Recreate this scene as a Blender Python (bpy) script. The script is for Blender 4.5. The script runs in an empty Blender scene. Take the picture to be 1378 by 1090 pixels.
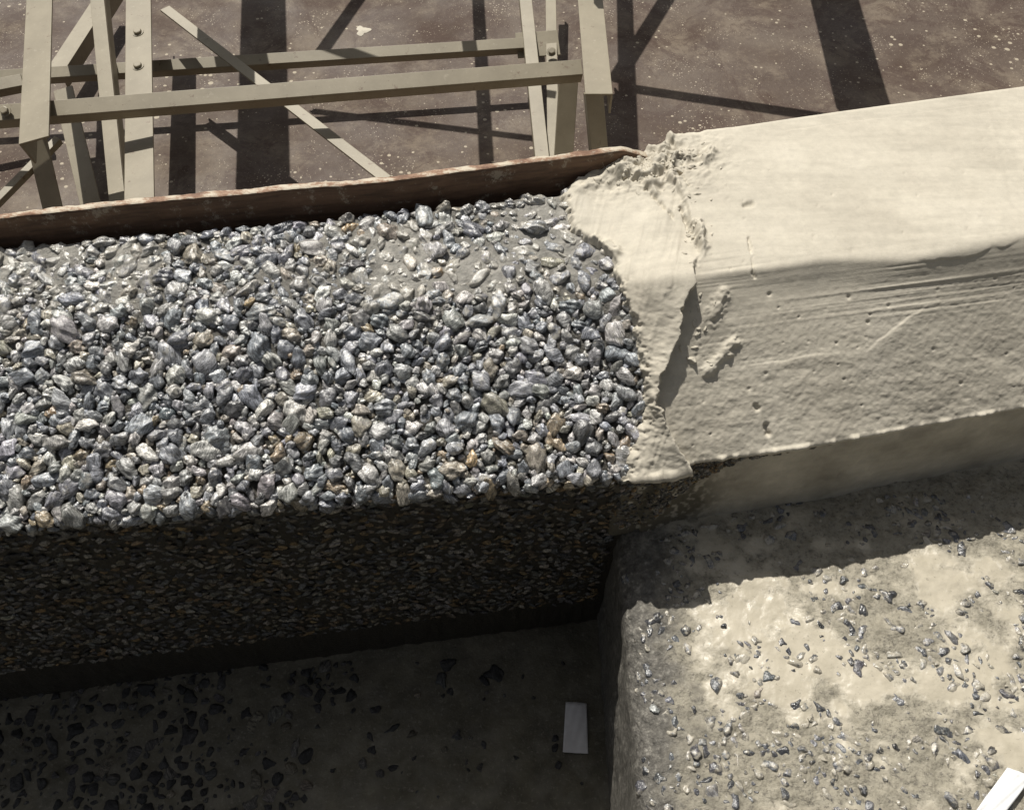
import bpy, math, numpy as np
from mathutils import Vector, Matrix
rng=np.random.default_rng(7)
# ---------------------------------------------------------------- camera
TILT=math.radians(35); F=1100.0; CZ=1.0
fw=np.array([0,math.sin(TILT),-math.cos(TILT)]); up=np.array([0,math.cos(TILT),math.sin(TILT)])
def P(u,v,z):
    u=np.asarray(u,float); v=np.asarray(v,float); z=np.asarray(z,float)
    a=(u-689)/F; b=-(v-545)/F
    dy=fw[1]+b*up[1]; dz=fw[2]+b*up[2]
    t=(z-CZ)/dz
    return np.stack(np.broadcast_arrays(a*t,dy*t,z),-1)
sc=bpy.context.scene
cam=bpy.data.cameras.new("camera"); cam.lens=F/1378*36; cam.sensor_width=36; cam.clip_end=2000; cam.clip_start=.02
co=bpy.data.objects.new("camera",cam); sc.collection.objects.link(co)
co.location=(0,0,CZ); co.rotation_euler=(TILT,0,0); sc.camera=co
# ---------------------------------------------------------------- light
SD=Vector((.22,-.50,-.86)).normalized()
sun=bpy.data.lights.new("sun",'SUN'); sun.energy=5.0; sun.angle=math.radians(.5); sun.color=(1,.955,.875)
so=bpy.data.objects.new("sun",sun); sc.collection.objects.link(so); so.rotation_euler=SD.to_track_quat('-Z','Y').to_euler()
w=bpy.data.worlds.new("World"); sc.world=w; w.use_nodes=True
nt=w.node_tree; bg=nt.nodes['Background']; sky=nt.nodes.new('ShaderNodeTexSky'); sky.sky_type='NISHITA'; sky.sun_disc=False
sky.sun_elevation=math.asin(-SD.z); sky.sun_rotation=math.atan2(-SD.x,-SD.y); sky.dust_density=4; sky.ozone_density=.5
hs=nt.nodes.new('ShaderNodeHueSaturation'); hs.inputs['Saturation'].default_value=.28
nt.links.new(sky.outputs[0],hs.inputs['Color']); nt.links.new(hs.outputs[0],bg.inputs[0]); bg.inputs[1].default_value=.05
sc.view_settings.view_transform='Standard'; sc.view_settings.look='None'; sc.view_settings.exposure=0
# ---------------------------------------------------------------- noise
def vnoise(x,y,seed=0):
    x=np.asarray(x,float);y=np.asarray(y,float)
    xi=np.floor(x).astype(np.int64); yi=np.floor(y).astype(np.int64); fx=x-xi; fy=y-yi
    fx=fx*fx*(3-2*fx); fy=fy*fy*(3-2*fy)
    T=np.random.default_rng(seed+100).random((256,256))
    g=lambda a,b:T[a&255,b&255]
    return (g(xi,yi)*(1-fx)+g(xi+1,yi)*fx)*(1-fy)+(g(xi,yi+1)*(1-fx)+g(xi+1,yi+1)*fx)*fy
def fbm(x,y,o=4,seed=0):
    s=0;a=.5;t=0
    for i in range(o):
        s=s+a*vnoise(x*2**i+13.7*i,y*2**i+5.1*i,seed+i); t+=a; a*=.5
    return s/t*2-1
def ss(a,b,x):
    t=np.clip((x-a)/(b-a),0,1); return t*t*(3-2*t)
# ---------------------------------------------------------------- materials
def mat(name):
    m=bpy.data.materials.new(name); m.use_nodes=True
    n=m.node_tree.nodes; return m,n,m.node_tree.links,n['Principled BSDF']
def noi(n,l,scale,det=6,vec=None,rough=.55,dist=0):
    t=n.new('ShaderNodeTexNoise'); t.inputs['Scale'].default_value=scale; t.inputs['Detail'].default_value=det
    t.inputs['Roughness'].default_value=rough; t.inputs['Distortion'].default_value=dist
    if vec is not None: l.new(vec,t.inputs['Vector'])
    return t.outputs['Fac']
def ramp(n,l,src,stops):
    r=n.new('ShaderNodeValToRGB'); e=r.color_ramp.elements
    while len(e)<len(stops): e.new(.5)
    for i,(p,c) in enumerate(stops):
        e[i].position=p; e[i].color=(c if len(c)==4 else (*c,1)) if hasattr(c,'__len__') else (c,c,c,1)
    l.new(src,r.inputs[0]); return r.outputs[0]
def mix(n,l,f,a,b,mode='MIX'):
    m=n.new('ShaderNodeMix'); m.data_type='RGBA'; m.blend_type=mode
    for k,s in ((0,f),(6,a),(7,b)):
        if isinstance(s,(int,float)): m.inputs[k].default_value=s
        elif isinstance(s,tuple): m.inputs[k].default_value=(*s,1)
        else: l.new(s,m.inputs[k])
    return m.outputs[2]
def math_(n,l,op,a,b=0.,c=0.):
    m=n.new('ShaderNodeMath'); m.operation=op
    for k,s in enumerate((a,b,c)):
        if isinstance(s,(int,float)): m.inputs[k].default_value=s
        else: l.new(s,m.inputs[k])
    return m.outputs[0]
def bump(n,l,h,st,dist,nrm=None):
    b=n.new('ShaderNodeBump'); b.inputs['Strength'].default_value=st; b.inputs['Distance'].default_value=dist
    l.new(h,b.inputs['Height'])
    if nrm is not None: l.new(nrm,b.inputs['Normal'])
    return b.outputs[0]
def mapping(n,l,vec,scale):
    mp=n.new('ShaderNodeMapping'); mp.inputs['Scale'].default_value=scale; l.new(vec,mp.inputs[0]); return mp.outputs[0]
def objco(n): return n.new('ShaderNodeTexCoord').outputs['Object']

def stone_mat(name,wet=(.16,.6),dust=.5,dustcol=(.42,.39,.33),dark=1.,coat=0.):
    m,n,l,b=mat(name)
    a=n.new('ShaderNodeAttribute'); a.attribute_name='scol'
    q=n.new('ShaderNodeAttribute'); q.attribute_name='sloc'
    st=mapping(n,l,q.outputs['Vector'],(1,1,5.5))
    bn=noi(n,l,62,8,st,.66,1.)
    c=mix(n,l,1.,a.outputs['Color'],ramp(n,l,bn,[(.36,.22),(.46,.70),(.55,1.12),(.66,2.1)]),'MULTIPLY')
    sp=ramp(n,l,noi(n,l,480,6,q.outputs['Vector'],.75),[(.36,.4),(.5,1.),(.66,1.6)])
    c=mix(n,l,.8,c,sp,'MULTIPLY')
    oc=objco(n)
    d=math_(n,l,'ADD',noi(n,l,70,8,oc,.72),math_(n,l,'MULTIPLY',a.outputs['Alpha'],.3))
    d1=ramp(n,l,d,[(.66-dust*.2,0.),(.78-dust*.15,1.)])
    c=mix(n,l,d1,c,dustcol)
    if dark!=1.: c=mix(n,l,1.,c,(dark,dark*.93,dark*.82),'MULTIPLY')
    l.new(c,b.inputs['Base Color'])
    rr=ramp(n,l,noi(n,l,110,4,oc),[(.38,wet[0]),(.65,wet[1])]); l.new(rr,b.inputs['Roughness'])
    b.inputs['Coat Weight'].default_value=coat; b.inputs['Coat Roughness'].default_value=.20; b.inputs['Coat IOR'].default_value=1.65
    nb=bump(n,l,bn,.5,.0025)
    nb2=bump(n,l,noi(n,l,380,6,q.outputs['Vector'],.75),.7,.003,nb)
    l.new(nb2,b.inputs['Normal'])
    if coat: l.new(bump(n,l,noi(n,l,200,4,q.outputs['Vector'],.6),.6,.003),b.inputs['Coat Normal'])
    return m
def plaster_mat():
    m,n,l,b=mat("cement_plaster"); oc=objco(n)
    c=ramp(n,l,noi(n,l,5,6,oc,.6),[(.3,(.45,.412,.338)),(.55,(.53,.49,.405)),(.8,(.575,.535,.45))])
    f=ramp(n,l,noi(n,l,60,6,oc,.65),[(.3,.90),(.7,1.06)])
    c=mix(n,l,1.,c,f,'MULTIPLY')
    st=noi(n,l,9,7,mapping(n,l,oc,(.6,5,5)),.6)
    c=mix(n,l,1.,c,ramp(n,l,st,[(.32,.90),(.6,1.03)]),'MULTIPLY')
    g=ramp(n,l,noi(n,l,600,3,oc),[(.25,.65),(.42,1.)]); c=mix(n,l,.55,c,g,'MULTIPLY')
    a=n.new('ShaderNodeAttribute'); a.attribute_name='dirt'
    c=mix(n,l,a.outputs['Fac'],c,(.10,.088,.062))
    l.new(c,b.inputs['Base Color']); b.inputs['Roughness'].default_value=.8
    nb=bump(n,l,noi(n,l,450,5,oc,.7),.36,.0015)
    nb=bump(n,l,noi(n,l,70,5,oc,.6),.17,.003,nb); l.new(nb,b.inputs['Normal']); return m
def core_mat():
    m,n,l,b=mat("cement_slurry_matrix"); oc=objco(n)
    a=n.new('ShaderNodeAttribute'); a.attribute_name='slurry'
    c1=ramp(n,l,noi(n,l,80,7,oc,.7),[(.3,(.022,.02,.016)),(.7,(.095,.086,.07))])
    c2=ramp(n,l,noi(n,l,60,7,oc,.7),[(.3,(.20,.195,.175)),(.7,(.43,.41,.37))])
    c=mix(n,l,a.outputs['Fac'],c1,c2)
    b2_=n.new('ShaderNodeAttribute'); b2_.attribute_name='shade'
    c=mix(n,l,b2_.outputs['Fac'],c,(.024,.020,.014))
    l.new(c,b.inputs['Base Color'])
    b.inputs['Roughness'].default_value=.32
    l.new(bump(n,l,noi(n,l,160,7,oc,.7),.9,.006),b.inputs['Normal']); return m
M_st=stone_mat("wet_gravel",(.12,.4),.40,(.42,.40,.35),1.,1.); M_core=core_mat(); M_pl=plaster_mat()
# ---------------------------------------------------------------- mesh helpers
def mesh_obj(name,verts,faces,material,smooth=True,attrs=None,parent=None):
    me=bpy.data.meshes.new(name)
    verts=np.asarray(verts,np.float32); faces=np.asarray(faces,np.int32); k=faces.shape[1]
    me.vertices.add(len(verts)); me.vertices.foreach_set('co',verts.ravel())
    me.loops.add(faces.size); me.loops.foreach_set('vertex_index',faces.ravel())
    me.polygons.add(len(faces)); me.polygons.foreach_set('loop_start',np.arange(0,faces.size,k,dtype=np.int32))
    me.polygons.foreach_set('loop_total',np.full(len(faces),k,np.int32))
    me.update(calc_edges=True)
    me.polygons.foreach_set('use_smooth',np.full(len(faces),smooth))
    for an,(ty,data) in (attrs or {}).items():
        at=me.attributes.new(an,ty,'POINT')
        at.data.foreach_set({'FLOAT':'value','FLOAT_VECTOR':'vector','FLOAT_COLOR':'color'}[ty],np.asarray(data,np.float32).ravel())
    me.materials.append(material)
    o=bpy.data.objects.new(name,me); sc.collection.objects.link(o)
    if parent: o.parent=parent
    return o
def empty(name):
    o=bpy.data.objects.new(name,None); sc.collection.objects.link(o); return o
def gridfaces(a,b,flip=False):
    i=np.arange(a*b).reshape(a,b)
    f=np.stack([i[:-1,:-1],i[:-1,1:],i[1:,1:],i[1:,:-1]],-1).reshape(-1,4)
    return f[:,::-1] if flip else f
def gnormals(p):
    du=np.gradient(p,axis=1); dv=np.gradient(p,axis=0)
    n=np.cross(dv,du); n/=np.linalg.norm(n,axis=-1,keepdims=True)+1e-12
    return n
# ---------------------------------------------------------------- wall profile
I=np.interp
def ext(L): return [a for a,_ in L],[b for _,b in L]
g1=ext([(-700,382),(0,316),(300,288),(520,266),(745,240),(860,205),(900,190),(1130,155),(1378,122),(2100,25)])
g2=ext([(-700,500),(0,430),(500,400),(830,385),(930,378),(1100,352),(1230,350),(1378,322),(2100,190)])
g3=ext([(-700,775),(0,716),(830,652),(900,636),(935,622),(1080,602),(1378,548),(2100,410)])
def guides(u,zbot):
    r=ss(780,900,u)
    z1=-.012+.012*r; z2=-.046+.042*r; z3=-.208+.004*r
    A=P(u,I(u,*g1),z1); B=P(u,I(u,*g2),z2); C=P(u,I(u,*g3),z3)
    X=C[:,0]; b=np.clip(.07*(.17-X)/1.32,0,.12)
    D=np.stack([X,C[:,1]-b,np.full_like(X,zbot)],-1)
    Z=A.copy(); Z[:,1]+=.02; Z[:,2]=-.95
    return Z,A,B,C,D
def surf(us,counts,zbot,blur=4):
    G=guides(us,zbot); rows=[];wv=[]
    for k,c in enumerate(counts):
        for j in range(c):
            t=j/c; rows.append(G[k]*(1-t)+G[k+1]*t); wv.append(k+t)
    rows.append(G[4]); wv.append(4.)
    p=np.array(rows); wv=np.array(wv)
    q=p.copy()
    for _ in range(blur):
        q[1:-1]=(q[:-2]+2*q[1:-1]+q[2:])/4
    V=np.zeros(p.shape[:2])
    v1=I(us,*g1);v2=I(us,*g2);v3=I(us,*g3)
    for i,ww in enumerate(wv):
        if ww<1: V[i]=v1-(1-ww)*40
        elif ww<2: V[i]=v1+(v2-v1)*(ww-1)
        elif ww<3: V[i]=v2+(v3-v2)*(ww-2)
        else: V[i]=v3+(ww-3)*90
    return q,wv,V
def slurrymask(u,v):
    m=fbm(u/60,v/45,4,31)*.9
    m=m+1.0*np.exp(-((u-590)/130)**2-((v-385)/60)**2)+.6*np.exp(-((u-60)/160)**2-((v-345)/40)**2)-.12
    m=m+.45*ss(400,300,v)-.8*ss(470,620,v)
    return ss(-.05,.8,m)
wall=empty("exposed_aggregate_wall")
us=np.arange(-700,1300,2.6)
q,wv,V=surf(us,(14,60,110,90),-.95,blur=30)
N=gnormals(q)
if N[100,100,2]<0: N=-N
U=np.broadcast_to(us,V.shape); sl=slurrymask(U,V)*(wv[:,None]<3.0)
h=-.0165+.0045*sl+.0035*ss(520,360,V)+.0045*fbm(U/12,V/10,4,3)
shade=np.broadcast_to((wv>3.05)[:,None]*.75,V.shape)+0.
q2=q+N*h[...,None]
fc=gridfaces(*V.shape)
vf=q2.reshape(-1,3)
mid=fc[(V.shape[0]//2)*(V.shape[1]-1)+50]; nn=np.cross(vf[mid[1]]-vf[mid[0]],vf[mid[2]]-vf[mid[0]])
flip=nn[2]<0
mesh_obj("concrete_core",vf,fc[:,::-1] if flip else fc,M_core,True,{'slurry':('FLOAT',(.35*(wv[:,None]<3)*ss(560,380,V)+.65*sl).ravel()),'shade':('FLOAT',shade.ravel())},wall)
# ---------------------------------------------------------------- stones
def ico(level):
    import bmesh
    bm=bmesh.new(); bmesh.ops.create_icosphere(bm,subdivisions=level,radius=1)
    v=np.array([x.co[:] for x in bm.verts]); f=np.array([[y.index for y in x.verts] for x in bm.faces]); bm.free(); return v,f
def variants(level,n,seed,cuts=9,lo=.5,hi=.84,k_=.9):
    r=np.random.default_rng(seed); v0,f=ico(level); out=[]
    for k in range(n):
        v=v0.copy()
        for c in range(cuts):
            d=r.normal(size=3); d/=np.linalg.norm(d); lim=r.uniform(lo,hi)
            s=v@d; over=s>lim
            v[over]-=np.outer((s[over]-lim)*k_,d)
        nz=r.normal(size=(5,3))*2.6; ph=r.uniform(0,6,5)
        for a,b in zip(nz,ph): v*= (1+.06*np.sin(v0@a*1.3+b))[:,None]
        nz=r.normal(size=(4,3))*7; ph=r.uniform(0,6,4)
        for a,b in zip(nz,ph): v*= (1+.014*np.sin(v0@a+b))[:,None]
        out.append(v)
    return out,f
VAR3,F3=variants(4,34,1,10,.58,.88,.78); VAR2,F2=variants(3,26,2,10)
PAL=np.array([(.245,.26,.285),(.33,.34,.355),(.19,.20,.22),(.44,.435,.42),(.35,.32,.26),(.32,.255,.175),(.41,.30,.165),(.11,.11,.112),(.27,.27,.26),(.56,.545,.51)])
def stones(name,C,R,Nn,material,parent,hi=True,flat=.72,pal=PAL,pw=None,seed=5,elong=(1.,1.55),pick=None,coat=None,axis=None):
    r=np.random.default_rng(seed); VA,FF=(VAR3,F3) if hi else (VAR2,F2)
    vs=[];cs=[];ls=[];n=len(C); nv=len(VA[0])
    if pick is None: pick=r.choice(len(pal),n,p=pw)
    if coat is None: coat=np.zeros(n)
    for i in range(n):
        v=VA[r.integers(len(VA))]
        a=R[i]*r.uniform(*elong); b=R[i]*r.uniform(.8,1.05); c=R[i]*r.uniform(flat*.8,flat*1.2)
        w_=v*np.array([a,b,c])
        nn=Nn[i]
        t=np.cross(nn,r.normal(size=3)) if axis is None else np.array(axis)+r.normal(size=3)*.25
        t/=np.linalg.norm(t)+1e-9; t=t+nn*r.normal()*.22; t/=np.linalg.norm(t)
        s=np.cross(nn,t); s/=np.linalg.norm(s); n2=np.cross(t,s)
        vs.append(w_@np.stack([t,s,n2])+C[i])
        bx=np.linalg.qr(r.normal(size=(3,3)))[0]
        ls.append(w_@bx+r.uniform(-5,5,3))
        col=pal[pick[i]]*r.uniform(.65,1.3)*(1+r.normal(size=3)*.02); cs.append(np.tile([*col,coat[i]],(nv,1)))
    faces=(FF[None]+ (np.arange(n)*nv)[:,None,None]).reshape(-1,3)
    return mesh_obj(name,np.concatenate(vs),faces,material,True,{'scol':('FLOAT_COLOR',np.concatenate(cs)),'sloc':('FLOAT_VECTOR',np.concatenate(ls))},parent)
def pack(pts,radsched,seed,k=.82,cell=.05):
    r=np.random.default_rng(seed); grid={}; out=[]
    for (r0,r1,n) in radsched:
        X=pts(n,r)
        for p in X:
            rad=r.uniform(r0,r1); ci=(int(p[0]//cell),int(p[1]//cell)); ok=True
            for a in (-1,0,1):
                for b in (-1,0,1):
                    for (x,y,rr) in grid.get((ci[0]+a,ci[1]+b),()):
                        if (x-p[0])**2+(y-p[1])**2<(k*(rr+rad))**2: ok=False;break
                    if not ok:break
                if not ok:break
            if ok:
                grid.setdefault(ci,[]).append((p[0],p[1],rad)); out.append((p[0],p[1],rad))
    return np.array(out)
b1=([150,205,240,262,310,350,430,520,560,600,650,700,850],[850,840,775,757,774,822,850,862,868,855,838,832,830])
i1=14; i3=14+60+110
arc=np.zeros(V.shape); arc[1:]=np.cumsum(np.linalg.norm(np.diff(q,axis=0),axis=-1),0)
Lm=float((arc[i3]-arc[i1]).mean())
SX=.00105
def pts(n,r): return np.stack([r.uniform(.35,1.70,n),r.uniform(-.014,Lm+.008,n)],-1)
out=pack(pts,[(.0165,.021,160),(.0125,.0165,1300),(.009,.0125,6500),(.006,.009,20000),(.0034,.006,28000)],11,k=.77)
uu=us[0]+out[:,0]/SX; ci=np.clip(((uu-us[0])/2.6),0,len(us)-2).astype(int)
ri=np.clip(i1+out[:,1]/Lm*(i3-i1),0,V.shape[0]-2); r_=ri.astype(int); t=ri-r_; fx=(uu-us[0])/2.6-ci
pos=(q[r_,ci]*(1-t)[:,None]+q[r_+1,ci]*t[:,None])*(1-fx)[:,None]+(q[r_,ci+1]*(1-t)[:,None]+q[r_+1,ci+1]*t[:,None])*fx[:,None]
nr,vv,sm=N[r_,ci],V[r_,ci],sl[r_,ci]
keep=uu<I(vv,*b1)+45
pos,nr,R,sm,vv,uu=pos[keep],nr[keep],out[keep,2],sm[keep],vv[keep],uu[keep]
lift=-.0130+R*.0+sm*.0004+rng.normal(size=len(R))*.0020
PW0=np.array([3.,3.4,2.2,3.2,1.3,.15,.03,1,2.4,1.9]); PW1=np.array([2.2,2.6,1.8,2.4,2.8,1.2,.2,1,2.4,1.5]); PW0/=PW0.sum();PW1/=PW1.sum()
pk=np.array([rng.choice(10,p=(PW1 if rng.random()<ss(470,680,b_)*.9+.1 else PW0)) for b_ in vv])
stones("coarse_gravel",pos+nr*lift[:,None],R*1.05,nr,M_st,wall,hi=True,pick=pk,coat=np.clip(sm*.65+rng.normal(size=len(R))*.15,0,1),flat=.74,elong=(1.,1.6))
print("stones",len(R))
M_dk=stone_mat("shade_darkened_gravel",(.45,.8),.3,(.15,.13,.10),.42)  # gravel colour darkened to carry the shade below the wall lip
Lv=.72
def pts2(n,r): return np.stack([r.uniform(0.2,1.62,n),r.uniform(.0,Lv*.75,n)],-1)
o2=pack(pts2,[(.006,.009,7000),(.0045,.006,16000)],12,k=.88)
uu=us[0]+o2[:,0]/SX; ci=np.clip((uu-us[0])/2.6,0,len(us)-2).astype(int); ri=(i3+o2[:,1]/Lv*90).astype(int); ri=np.clip(ri,0,V.shape[0]-1)
ps=q[ri,ci]+np.stack([rng.uniform(-.002,.002,len(ri)),0*ri,rng.uniform(-.004,.004,len(ri))],-1)
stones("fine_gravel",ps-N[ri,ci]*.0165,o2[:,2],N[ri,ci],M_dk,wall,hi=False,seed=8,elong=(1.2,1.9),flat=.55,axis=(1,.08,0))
# ---------------------------------------------------------------- plaster
b2=([150,200,250,290,345,380,430,480,545,600,630,650,700,850],[880,905,900,925,942,925,914,900,880,903,925,892,885,880])
ur=np.concatenate([np.arange(725,1480,1.25),np.arange(1480,2100,8)])
p,wp,VP=surf(ur,(25,190,200,90),-.43,blur=5)
NP=gnormals(p)
if NP[100,100,2]<0: NP=-NP
UP=np.broadcast_to(ur,VP.shape)
W=wp[:,None]
wob=11*fbm(UP/26,VP/20,4,41)+5*fbm(UP/6,VP/6,3,42)
s1=UP-I(VP,*b1)+wob; wob2=10*fbm(UP/30,VP/24,3,43)+3*fbm(UP/7,VP/5,3,44)
s2=UP-I(VP,*b2)+wob2
frac=np.clip(s1/np.maximum(s1-s2,8),0,1)
front=ss(330,390,VP)*(W<3.03)
thick=ss(-2.5,2.5,s2)
H=-.034+.037*ss(-16,9,s1)
H+=(1-thick)*front*(.003+.022*frac**1.3)*(ss(0,14,s1))
H+=thick*.001+(1-front)*thick*.008
H+=.005*fbm(UP/34,VP/50,3,45)*ss(-5,20,s1)*(1-thick)*(W<3)
H+=.0035*(1-thick)*np.clip(fbm((UP+VP*.25)/9,VP/70,3,56),0,1)*ss(0,14,s1)*(W<3)
H+=(1-front)*.008*np.exp(-((s2-4)/6)**2)*np.clip(.2+1.4*fbm(UP/15,VP/12,3,46),0,1.3)
H+=.0026*fbm(UP/150,VP/80,3,47)*thick
vv=VP+.13*UP
wf=ss(1.84,1.98,wp)[:,None]*(1-ss(2.25,2.5,wp))[:,None]
patch=ss(-.1,.5,fbm(UP/120,vv/40,2,48))
H+=.00045*fbm(UP/160,vv/3.2,3,49)*thick*(patch*.6+2.0*wf*(.35+patch))
H+=.0009*np.clip(fbm(UP/260,vv/9,2,50),0,1)*thick*wf
H+=.0005*fbm(UP/5,VP/5,3,51)*(.3+1.3*ss(2,2.4,W))
H+=.0018*fbm(UP/22,VP/16,4,57)*ss(2.3,2.7,W)*thick
cr=I(ur,[1000,1150,1220,1260,1300,1340,1378,1500],[300,330,350,351,345,333,320,292])
fl=(VP-cr-4*fbm(UP/14,VP/300,3,52))
H+=.0014*(1-ss(-1.6,1.6,fl))*ss(1190,1260,UP)*ss(1.0,1.1,W)
H+=.0007*(ss(1060,1068,UP-.2*(VP-250)+3*fbm(UP/20,VP/20,2,75))-ss(1343,1350,UP-.2*(VP-250)))*(W>1.1)*ss(2.0,1.7,W)
def seg(x0,y0,x1,y1,wd,amp,ns=0):
    dx,dy=x1-x0,y1-y0; t=np.clip(((UP-x0)*dx+(VP-y0)*dy)/(dx*dx+dy*dy),0,1)
    d=np.hypot(UP-x0-t*dx,VP-y0-t*dy)+ns*3*fbm(UP/9,VP/9,3,int(x0))
    return amp*np.exp(-(d/wd)**2)
on=(wp>1.02)[:,None]*(wp<2.98)[:,None]
for a in [(972,396,958,424,8,.006,2.5),(985,462,953,496,7,.007,2.5),(1005,332,1014,374,1.5,-.005,1.2),
          (945,230,955,215,5,.010,2),(938,318,945,345,5,.012,2.5),(895,215,880,235,9,.012,2.5),(860,222,830,240,8,.012,2.5),(860,240,880,262,6,.010,2),
          (1000,290,1010,288,3,-.006,.5),(1030,572,1033,582,3.5,-.008,.8),(1015,545,1018,549,3,-.006,.5),
          (800,330,830,343,6,.010,2),(780,258,850,235,7,.007,2),
          (905,235,925,262,2.5,-.010,1.5),(870,262,905,300,2.0,-.007,1.5),(915,290,935,330,2.2,-.010,1.5),(840,250,880,246,2.2,-.009,1.5)]:
    H+=seg(*a)*on*ss(0,6,s1)
al=(UP-1215)*.80-(VP-450)*.60; ac=(UP-1215)*.60+(VP-450)*.80
H+=.0017*np.exp(-(al/46)**4)*(ss(-16,-13,ac+3*fbm(UP/20,VP/20,2,76))-ss(-12,14,ac))*on
H+=.0012*np.exp(-((UP-1060)/60)**4)*(ss(-3,0,VP-486+.16*(UP-1060)+5*fbm(UP/30,VP*0,2,77))-ss(0,16,VP-486+.16*(UP-1060)))*on
pr=np.random.default_rng(3)
for _ in range(90):
    x,y,rr,dp=pr.uniform(930,1480),pr.uniform(180,610),pr.uniform(1.0,2.6),pr.uniform(.001,.0038)
    if y<360: dp*=.4
    H-=dp*np.exp(-(((UP-x)/rr)**2+((VP-y)/rr)**2))*on
lz=np.exp(-((UP-875)/75)**2-((VP-224)/38)**2)*(wp<2)[:,None]*ss(0,8,s1)
rid=1-abs(fbm(UP/26,VP/18,4,60))*3
H+=lz*(.024*np.clip(fbm(UP/24,VP/14,4,66)+.1,0,1)+.007*np.clip(rid,0,1))-lz*.014*np.clip(-fbm(UP/15,VP/10,3,61),0,1)
rag=np.clip(.25+1.5*fbm(UP/10,VP*0,4,62),0,1.4)
H+=np.exp(-((W-2.992)/.010)**2)*.0055*rag*ss(0,10,s1)
low=(wp>3.01)[:,None]
H=np.where(low,H-.012-.003*(1-rag)*np.exp(-((W-3.05)/.05)**2)+.002*fbm(UP/60,VP/30,4,63),H)
H+=np.where(low,seg(1195,610,1165,640,4,-.004,1),0)
p2=p+NP*H[...,None]
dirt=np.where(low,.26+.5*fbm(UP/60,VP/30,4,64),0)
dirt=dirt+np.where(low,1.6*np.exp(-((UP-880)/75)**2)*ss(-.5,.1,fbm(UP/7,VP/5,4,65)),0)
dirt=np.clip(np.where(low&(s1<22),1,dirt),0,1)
fcp=gridfaces(*VP.shape); fl_=(s1.ravel()>-14)
fcp=fcp[fl_[fcp].all(1)]
if flip: fcp=fcp[:,::-1]
plaster=mesh_obj("plaster_coat",p2.reshape(-1,3),fcp,M_pl,True,{'dirt':('FLOAT',dirt.ravel())})
cu=np.concatenate([pr.normal(870,42,150),pr.normal(932,14,45)]); cv=np.concatenate([pr.normal(226,15,150),pr.uniform(250,500,45)])
ok=(cu>I(cv,*b1)+6); cu,cv=cu[ok],cv[ok]
cc=[];cn=[]
for a,b in zip(cu,cv):
    j=int(np.argmin(abs(ur-a))); i=int(np.argmin(abs(VP[:,j]-b))); cc.append(p2[i,j]); cn.append(NP[i,j])
cR=pr.uniform(.0012,.0045,len(cc)); cR[::7]*=2.1
stones("plaster_crumbs",np.array(cc)-np.array(cn)*cR[:,None]*.2,cR,np.array(cn),M_pl,plaster,hi=False,seed=21,elong=(1,2.2))
du=pr.normal(905,60,620); dv=pr.uniform(.0,.85,620)
cc=[];cn=[]
for a,b in zip(du,dv):
    j=int(np.argmin(abs(ur-a))); i=int(np.argmin(abs(wp-(3.03+b*np.exp(-((a-870)/75)**2))))); cc.append(p2[i,j]); cn.append(NP[i,j])
stones("gravel_debris",np.array(cc),pr.uniform(.002,.0065,len(cc)),np.array(cn),M_dk,wall,hi=False,seed=22)
# ---------------------------------------------------------------- formwork board
m,n,l,b=mat("formwork_plywood"); oc=objco(n)
g=noi(n,l,1.6,7,mapping(n,l,oc,(3,40,60)),.65)
c=ramp(n,l,g,[(.25,(.055,.034,.022)),(.5,(.14,.082,.05)),(.75,(.23,.14,.085))])
geo=n.new('ShaderNodeNewGeometry'); sx=n.new('ShaderNodeSeparateXYZ'); l.new(geo.outputs['Normal'],sx.inputs[0])
tp=ramp(n,l,sx.outputs['Z'],[(.5,0.),(.8,1.)])
ct=ramp(n,l,noi(n,l,34,8,mapping(n,l,oc,(.5,1,1)),.78),[(.38,(.15,.075,.042)),(.47,(.28,.165,.10)),(.55,(.52,.46,.36))])
c=mix(n,l,tp,c,ct)
c=mix(n,l,ramp(n,l,noi(n,l,26,9,oc,.82),[(.56,0.),(.61,.75)]),c,(.36,.31,.24))
l.new(c,b.inputs['Base Color']); b.inputs['Roughness'].default_value=.7
l.new(bump(n,l,g,.5,.002),b.inputs['Normal']); M_bd=m
bu=np.arange(-700,905,3.)
bt=I(bu,[-700,0,200,520,800,930],[380,294,273,245,208,187])
T=P(bu,bt,.026); nzb=fbm(bu/30,bu*0,4,71)
T[:,2]+=.0015*nzb-.040*ss(825,905,bu); T[:,1]+=.002*fbm(bu/60,bu*0,3,72)+.0012*fbm(bu/9,bu*0,3,74)
th=.014+.004*fbm(bu/25,bu*0,4,73)
prof=[(0,-.45),(0,-.1),(0,-.03),(0,-.006),(.0015,-.001),(.004,0),(None,0),(None,-.002),(None,-.05),(None,-.45)]
rows=[]
for k,(a,dz) in enumerate(prof):
    r_=T.copy()
    if a is None: r_[:,1]+=th+(.002 if dz<0 else 0)
    else: r_[:,1]+=a
    r_[:,2]+=dz; rows.append(r_)
rows=np.array(rows); ffb=gridfaces(*rows.shape[:2])
board=mesh_obj("formwork_board",rows.reshape(-1,3),ffb[:,::-1],M_bd,False)
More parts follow.
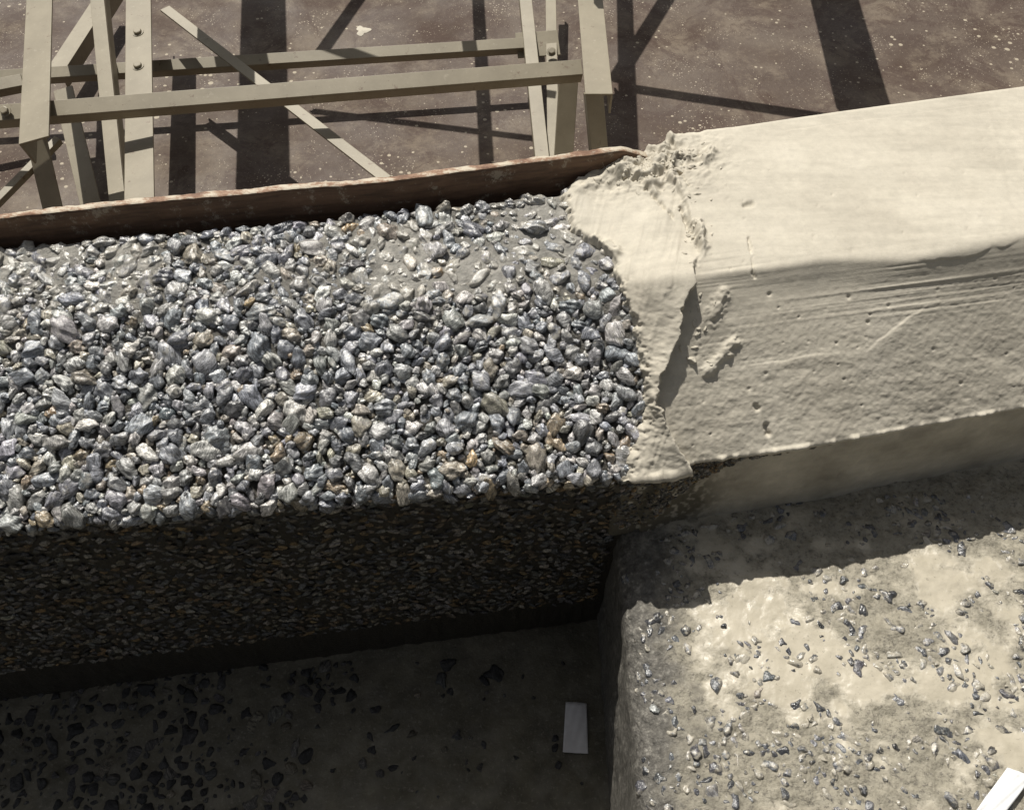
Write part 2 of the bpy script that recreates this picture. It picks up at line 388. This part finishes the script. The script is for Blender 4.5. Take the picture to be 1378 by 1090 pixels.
# ---------------------------------------------------------------- ledge block (lower right)
m,n,l,b=mat("wet_slurry_concrete"); oc=objco(n)
a=n.new('ShaderNodeAttribute'); a.attribute_name='pool'
rough_c=ramp(n,l,noi(n,l,45,9,oc,.76),[(.3,(.19,.172,.134)),(.46,(.33,.303,.238)),(.66,(.44,.405,.325))])
pool_c=ramp(n,l,noi(n,l,14,7,oc,.65,.6),[(.3,(.40,.363,.283)),(.7,(.52,.475,.382))])
sep=n.new('ShaderNodeSeparateColor'); l.new(a.outputs['Color'],sep.inputs[0])
pf=ramp(n,l,math_(n,l,'ADD',sep.outputs[0],math_(n,l,'MULTIPLY_ADD',noi(n,l,35,8,oc,.75),1.8,-.9)),[(.15,0.),(.85,1.)])
c=mix(n,l,pf,rough_c,pool_c)
dk=math_(n,l,'SUBTRACT',noi(n,l,110,9,oc,.82),math_(n,l,'MULTIPLY',pf,.06))
c=mix(n,l,ramp(n,l,dk,[(.52,0.),(.60,.85)]),c,(.12,.11,.092))
gy=ramp(n,l,noi(n,l,75,8,oc,.75),[(.32,(.045,.042,.037)),(.55,(.17,.16,.14)),(.70,(.42,.40,.35))])
c=mix(n,l,sep.outputs[1],c,gy)
l.new(c,b.inputs['Base Color'])
l.new(ramp(n,l,pf,[(0,.5),(1,.26)]),b.inputs['Roughness'])
bb=n.new('ShaderNodeBump'); bb.inputs['Distance'].default_value=.007; l.new(math_(n,l,'MULTIPLY_ADD',pf,-.75,.95),bb.inputs['Strength']); l.new(noi(n,l,120,8,oc,.7),bb.inputs['Height']); l.new(bb.outputs[0],b.inputs['Normal'])
M_blk=m
ZB=-.425; XL=.205
xs=np.concatenate([np.full(30,0.),np.arange(0,1.75,.0022)]); skirt=np.concatenate([np.linspace(-.49,0,30,endpoint=False),np.zeros(len(xs)-30)])
ys=np.arange(-.25,1.0,.0025)
XX,YY=np.meshgrid(xs,ys); ZZ=np.broadcast_to(skirt,XX.shape).copy()
rad=.05
edge=np.clip(1-XX/rad,0,1); round_=-(1-np.sqrt(np.clip(1-edge**2,0,1)))*rad
ex=.006*fbm(YY/.05,ZZ/.05,4,80)
Xw=XL+XX+ex*(1-ss(0,.05,XX))
big=fbm(Xw/.16,YY/.13,4,81)
pm=fbm(Xw/.06+3,YY/.045,5,82)*1.3-.05
def gs(u,v,su,sv,z=ZB):
    c=P(u,v,z); k=.0014
    return np.exp(-((Xw-c[0])/(su*k))**2-((YY-c[1])/(sv*k))**2)
pm+=1.1*gs(1020,860,90,50)+1.*gs(1160,910,90,45)+.4*gs(1250,790,140,40)+.8*gs(1330,930,60,80)+.4*gs(1080,780,90,30)-.5*gs(1130,1040,150,60)-.3*gs(900,950,60,200)
pool=ss(-.3,.9,pm)*ss(.06,.13,XX+.03*fbm(XX/.03,YY/.03,3,83))
pool=pool*ss(-.02,0,ZZ)
grey=1-ss(.03,.14,XX+.07*fbm(XX/.04,YY/.04,4,84))
rgh=.008*fbm(Xw/.035,YY/.03,5,85)+.004*big
Zb=ZB+np.where(ZZ<0,ZZ-rad,round_)+rgh*(1-pool*.7)+pool*.0010
col=np.stack([pool,grey,pool*0,pool*0+1],-1)
f=gridfaces(*XX.shape)
ledge=mesh_obj("concrete_ledge",np.stack([Xw,YY,Zb],-1).reshape(-1,3),f,M_blk,True,{'pool':('FLOAT_COLOR',col.reshape(-1,4))})
def darts(xr,yr,sched,seed,k):
    return pack(lambda n,r:np.stack([r.uniform(*xr,n),r.uniform(*yr,n)],-1),sched,seed,k=k)
ol=darts((XL+.01,1.6),(.0,.78),[(.010,.0145,800),(.007,.010,5000),(.0035,.007,16000)],31,.80)
ix=np.clip(((ol[:,0]-XL)/.0022+30).astype(int),30,len(xs)-1); iy=np.clip(((ol[:,1]+.25)/.0025).astype(int),0,len(ys)-1)
pv=pool[iy,ix]; gv=grey[iy,ix]; den=fbm(ol[:,0]/.06,ol[:,1]/.05,4,88)
pb=np.clip(.46+1.9*den-.6*pv-.15*gv+.35*ss(.5,.25,ol[:,1])+.28*ss(.45,.85,ol[:,0])-.2*ss(.55,.7,ol[:,1]),0.02,.95)
kp=rng.random(len(ol))<pb; ol=ol[kp]; ix=ix[kp];iy=iy[kp]
pz=Zb[iy,ix]
C=np.stack([ol[:,0],ol[:,1],pz-ol[:,2]*.30],-1)
M_bs=stone_mat("slurry_coated_gravel",(.10,.35),.44,(.42,.385,.31),1.,1.)
pald=np.array([(.05,.053,.06),(.08,.083,.092),(.13,.135,.15),(.22,.22,.22),(.3,.28,.24)]);pwd=np.array([3,3,2,1,.6]);pwd/=pwd.sum()
stones("embedded_gravel",C,ol[:,2]*1.08,np.tile([0,0,1.],(len(C),1)),M_bs,ledge,hi=False,pal=pald,pw=pwd,seed=33,flat=.6,elong=(1,1.6),coat=rng.uniform(0,.7,len(ol)))
print('ledge stones',len(ol))
# ---------------------------------------------------------------- lower slab (lower left)
m,n,l,b=mat("damp_concrete"); oc=objco(n)
c=ramp(n,l,noi(n,l,14,8,oc,.65),[(.3,(.06,.054,.037)),(.55,(.115,.104,.074)),(.75,(.17,.154,.113))])
c=mix(n,l,ramp(n,l,noi(n,l,110,6,oc,.7),[(.56,0.),(.66,.6)]),c,(.22,.20,.155))
l.new(c,b.inputs['Base Color']); l.new(ramp(n,l,noi(n,l,20,5,oc),[(.4,.4),(.6,.85)]),b.inputs['Roughness'])
l.new(bump(n,l,noi(n,l,90,8,oc,.7),.6,.005),b.inputs['Normal']); M_sl=m
xs2=np.arange(-1.9,.24,.005); ys2=np.arange(-.3,.8,.005); X2,Y2=np.meshgrid(xs2,ys2)
Z2=-.9+.004*fbm(X2/.06,Y2/.05,5,90)
slab=mesh_obj("lower_concrete_slab",np.stack([X2,Y2,Z2],-1).reshape(-1,3),gridfaces(*X2.shape),M_sl,True)
o3=darts((-1.6,.2),(.0,.60),[(.012,.019,1500),(.007,.012,4500),(.004,.007,6000)],41,.88)
pb=np.clip(1.0-1.0*ss(-.80,-.2,o3[:,0])+.7*fbm(o3[:,0]/.10,o3[:,1]/.08,3,91),.02,.95)
o3=o3[rng.random(len(o3))<pb]
M_ls=stone_mat("dark_gravel",(.35,.7),.2,(.2,.18,.14),.4)
stones("embedded_gravel",np.stack([o3[:,0],o3[:,1],-.9-o3[:,2]*.12],-1),o3[:,2],np.tile([0,0,1.],(len(o3),1)),M_ls,slab,hi=False,pal=pald,pw=pwd,seed=43,flat=.5)
# ---------------------------------------------------------------- ground + rear deck
def box(name,x0,x1,y0,y1,z0,z1,material,parent=None):
    v=[(x,y,z) for z in (z0,z1) for y in (y0,y1) for x in (x0,x1)]
    f=[(0,2,3,1),(4,5,7,6),(0,1,5,4),(2,6,7,3),(0,4,6,2),(1,3,7,5)]
    return mesh_obj(name,v,f,material,False,None,parent)
mesh_obj("ground",[(-500,-500,-.93),(500,-500,-.93),(500,500,-.93),(-500,500,-.93)],[(0,1,2,3)],M_sl,False)
m,n,l,b=mat("stained_brown_deck"); oc=objco(n)
c=ramp(n,l,noi(n,l,2.2,9,oc,.66),[(.35,(.064,.042,.031)),(.5,(.095,.069,.053)),(.65,(.13,.102,.079))])
c=mix(n,l,ramp(n,l,noi(n,l,6,10,oc,.8),[(.49,0.),(.62,.65)]),c,(.19,.152,.112))
c=mix(n,l,ramp(n,l,noi(n,l,3,10,oc,.82,1.5),[(.50,0.),(.57,.7)]),c,(.060,.036,.027))
c=mix(n,l,ramp(n,l,noi(n,l,60,8,oc,.85),[(.56,0.),(.66,.7)]),c,(.27,.22,.16))
def specks(scale,ms,off,c,colr):
    vo=n.new('ShaderNodeTexVoronoi'); vo.inputs['Scale'].default_value=scale; l.new(oc,vo.inputs['Vector'])
    s_=math_(n,l,'MULTIPLY_ADD',noi(n,l,scale*.07,5,oc,.7),ms,off)
    f_=math_(n,l,'LESS_THAN',math_(n,l,'ADD',vo.outputs['Distance'],math_(n,l,'MULTIPLY',noi(n,l,scale*4,3,oc),.12)),s_)
    return mix(n,l,f_,c,colr)
c=specks(26,.85,-.27,c,(.38,.33,.25))
c=specks(95,.9,-.29,c,(.36,.31,.24))
l.new(c,b.inputs['Base Color']); l.new(ramp(n,l,noi(n,l,4,5,oc),[(.35,.45),(.65,.8)]),b.inputs['Roughness']); b.inputs['Specular IOR Level'].default_value=.3
l.new(bump(n,l,noi(n,l,60,8,oc,.75),.4,.008),b.inputs['Normal'])
ZF=-.70
box("brown_deck",-20,20,1.13,30,-.925,ZF,m)
# ---------------------------------------------------------------- steel frame, with unseen members added for shadows
m,n,l,b=mat("khaki_painted_steel"); oc=objco(n)
c=ramp(n,l,noi(n,l,7,7,oc,.65),[(.3,(.20,.172,.118)),(.6,(.265,.231,.163)),(.8,(.32,.282,.206))])
c=mix(n,l,ramp(n,l,noi(n,l,60,8,oc,.75),[(.58,0.),(.7,.5)]),c,(.40,.36,.28))
c=mix(n,l,ramp(n,l,noi(n,l,25,8,oc,.8),[(.60,0.),(.66,.8)]),c,(.12,.072,.042))
l.new(c,b.inputs['Base Color']); b.inputs['Roughness'].default_value=.5
l.new(bump(n,l,noi(n,l,200,5,oc),.15,.001),b.inputs['Normal']); M_fr=m
frame=empty("steel_frame")
def prism(a,b_,n1,w1,t1,off=(0,0),parent=frame,name="steel_member",material=M_fr):
    a=Vector(a);b_=Vector(b_); ax=(b_-a).normalized(); n1=Vector(n1); n1=(n1-ax*n1.dot(ax)).normalized(); s=ax.cross(n1)
    o=s*off[0]+n1*off[1]; vs=[]
    for e in (a,b_):
        for i,j in ((-1,-1),(1,-1),(1,1),(-1,1)): vs.append(e+o+s*(i*w1/2)+n1*(j*t1/2))
    fs=[(0,3,2,1),(4,5,6,7),(0,1,5,4),(1,2,6,5),(2,3,7,6),(3,0,4,7)]
    ob=mesh_obj(name,[tuple(v) for v in vs],fs,material,False,None,parent)
    bv=ob.modifiers.new("b",'BEVEL'); bv.width=min(.0012,t1*.3); bv.segments=2; return ob,s,n1
def angle(a,b_,wd,n1=(0,-.45,.9),side=1,t=.006,dep=None):
    dep=dep or wd*.8
    prism(a,b_,n1,wd,t)
    prism(a,b_,n1,t,dep,off=(side*(wd/2-t/2+.0004),-dep/2-t/2+.0008))
def pp(u,v,z): return tuple(float(x) for x in P(u,v,z))
angle(pp(57,-90,-.27),pp(46,190,-.33),.078,side=1)
angle(pp(125,-60,-.42),pp(160,290,-.57),.046,side=-1)
angle(pp(186,-90,-.35),pp(188,300,-.47),.080,side=1)
angle(pp(45,170,-.40),pp(78,310,-.62),.056,side=1)
angle(pp(85,120,-.52),pp(128,300,-.66),.06,side=1)
angle(pp(-350,180,-.345),pp(783,91,-.345),.046,side=1)
angle(pp(-200,115,-.53),pp(712,58,-.53),.038,side=1)
angle(pp(-300,172,-.50),pp(30,108,-.50),.04,side=1)
angle(pp(222,12,-.40),pp(520,242,-.47),.034,n1=(.3,-.3,.9),side=-1)
angle(pp(786,-90,-.28),pp(806,128,-.325),.074,side=-1)
angle(pp(766,98,-.40),pp(757,235,-.63),.056,side=1)
angle(pp(800,126,-.42),pp(810,235,-.63),.05,side=1)
angle(pp(700,-70,-.45),pp(732,235,-.6),.042,side=1)
angle(pp(740,-70,-.48),pp(745,235,-.62),.036,side=-1)
angle(pp(-30,295,-.52),pp(78,186,-.47),.020,side=1)
angle(pp(72,100,-.58),pp(150,-20,-.58),.06,side=1)
prism(pp(695,62,-.545),pp(752,58,-.545),(0,-.45,.9),.09,.006,name="gusset_plate")
def bolt(pos,n1,r=.010):
    q_=Vector((0,0,1)).rotation_difference(Vector(n1).normalized())
    vs=[];fs=[]
    for k,(rr,zz) in enumerate(((r*1.45,0),(r*1.45,.002),(r,.0021),(r,.009),(r*.8,.010))):
        for j in range(12):
            an=2*math.pi*j/12; r2=rr*(1 if k<2 else (1 if j%2 else .93)); vs.append(tuple(Vector(pos)+q_@Vector((r2*math.cos(an),r2*math.sin(an),zz))))
    for k in range(4):
        for j in range(12): fs.append((k*12+j,k*12+(j+1)%12,(k+1)*12+(j+1)%12,(k+1)*12+j))
    me=bpy.data.meshes.new("bolt"); me.from_pydata(vs,[],fs+[tuple(range(48,60))]); me.materials.append(M_fr)
    o=bpy.data.objects.new("bolt",me); sc.collection.objects.link(o); o.parent=frame
def onmember(a,b_,t,n1,wd,ofs):
    a=Vector(a);b_=Vector(b_);ax=(b_-a).normalized();n1=Vector(n1);n1=(n1-ax*n1.dot(ax)).normalized();s=ax.cross(n1)
    return a.lerp(b_,t)+s*ofs+n1*.003,n1
for t in (.26,.41,.53): bolt(*onmember(pp(186,-90,-.35),pp(188,300,-.47),t,(0,-.45,.9),.08,0),r=.012)
for (u_,v_,z_) in ((8,152,-.34),(742,72,-.535)): bolt(Vector(pp(u_,v_,z_))+Vector((0,0,.004)),(0,-.45,.9),.011)
def over(u0,v0,u1,v1,k,wd):  # unseen overhead member, added to cast a shadow bar on the deck
    a=Vector(pp(u0,v0,ZF))-SD*(k/-SD.z); b_=Vector(pp(u1,v1,ZF))-SD*(k/-SD.z)
    angle(a,b_,wd,n1=(0,0,1))
K=.82
over(1088,-150,1175,165,K,.15)
over(838,118,1120,160,K-.04,.05)
over(925,-40,830,112,K-.02,.045)
over(358,-90,358,270,K,.15)
over(640,-90,657,230,K-.06,.04)
over(420,150,760,192,K-.1,.03)
over(520,-50,432,75,K-.1,.04)
over(840,-90,850,230,K-.06,.05)
# ---------------------------------------------------------------- paper tag, white strip, splash
def paper(name,pix,z,rough,colr,curl=.004,seed=0):
    m,n,l,b=mat(name+"_surface"); oc=objco(n)
    l.new(ramp(n,l,noi(n,l,60,5,oc),[(.3,tuple(x*.85 for x in colr)),(.7,colr)]),b.inputs['Base Color']); b.inputs['Roughness'].default_value=rough
    c=[P(u,v,z) for u,v in pix]; n_=14; vs=[]
    for i in range(n_+1):
        for j in range(n_+1):
            s,t=i/n_,j/n_; p_=(c[0]*(1-s)+c[1]*s)*(1-t)+(c[3]*(1-s)+c[2]*s)*t
            vs.append((p_[0],p_[1],p_[2]+.006+curl*(math.sin(3*s+seed)*math.cos(2.2*t)+1)+.0007*math.sin(17*s+9*t)))
    i=np.arange((n_+1)**2).reshape(n_+1,n_+1); f=np.stack([i[:-1,:-1],i[1:,:-1],i[1:,1:],i[:-1,1:]],-1).reshape(-1,4)
    o=mesh_obj(name,vs,f,m,True); s_=o.modifiers.new("s",'SOLIDIFY'); s_.thickness=.0008
paper("paper_tag",[(761,946),(789,948),(791,1015),(757,1013)],-.9,.8,(.60,.59,.59))
paper("white_plastic_strip",[(1352,1034),(1385,1046),(1338,1110),(1300,1105)],ZB+.010,.5,(.80,.81,.81),.002)
bpos=P(488,42,ZF)
vs=[(0,0,.006)];nseg=40
for j in range(nseg):
    an=2*math.pi*j/nseg; r_=.022*(1+.3*math.sin(3*an+1)+.08*math.sin(7*an)); vs.append((r_*math.cos(an)*1.1,r_*math.sin(an)*1.3,.001))
vs=[(a+bpos[0],b_+bpos[1],c_+bpos[2]) for a,b_,c_ in vs]
mesh_obj("cement_splash",vs,[(0,1+j,1+(j+1)%nseg) for j in range(nseg)],M_pl,True,{'dirt':('FLOAT',np.zeros(nseg+1))})
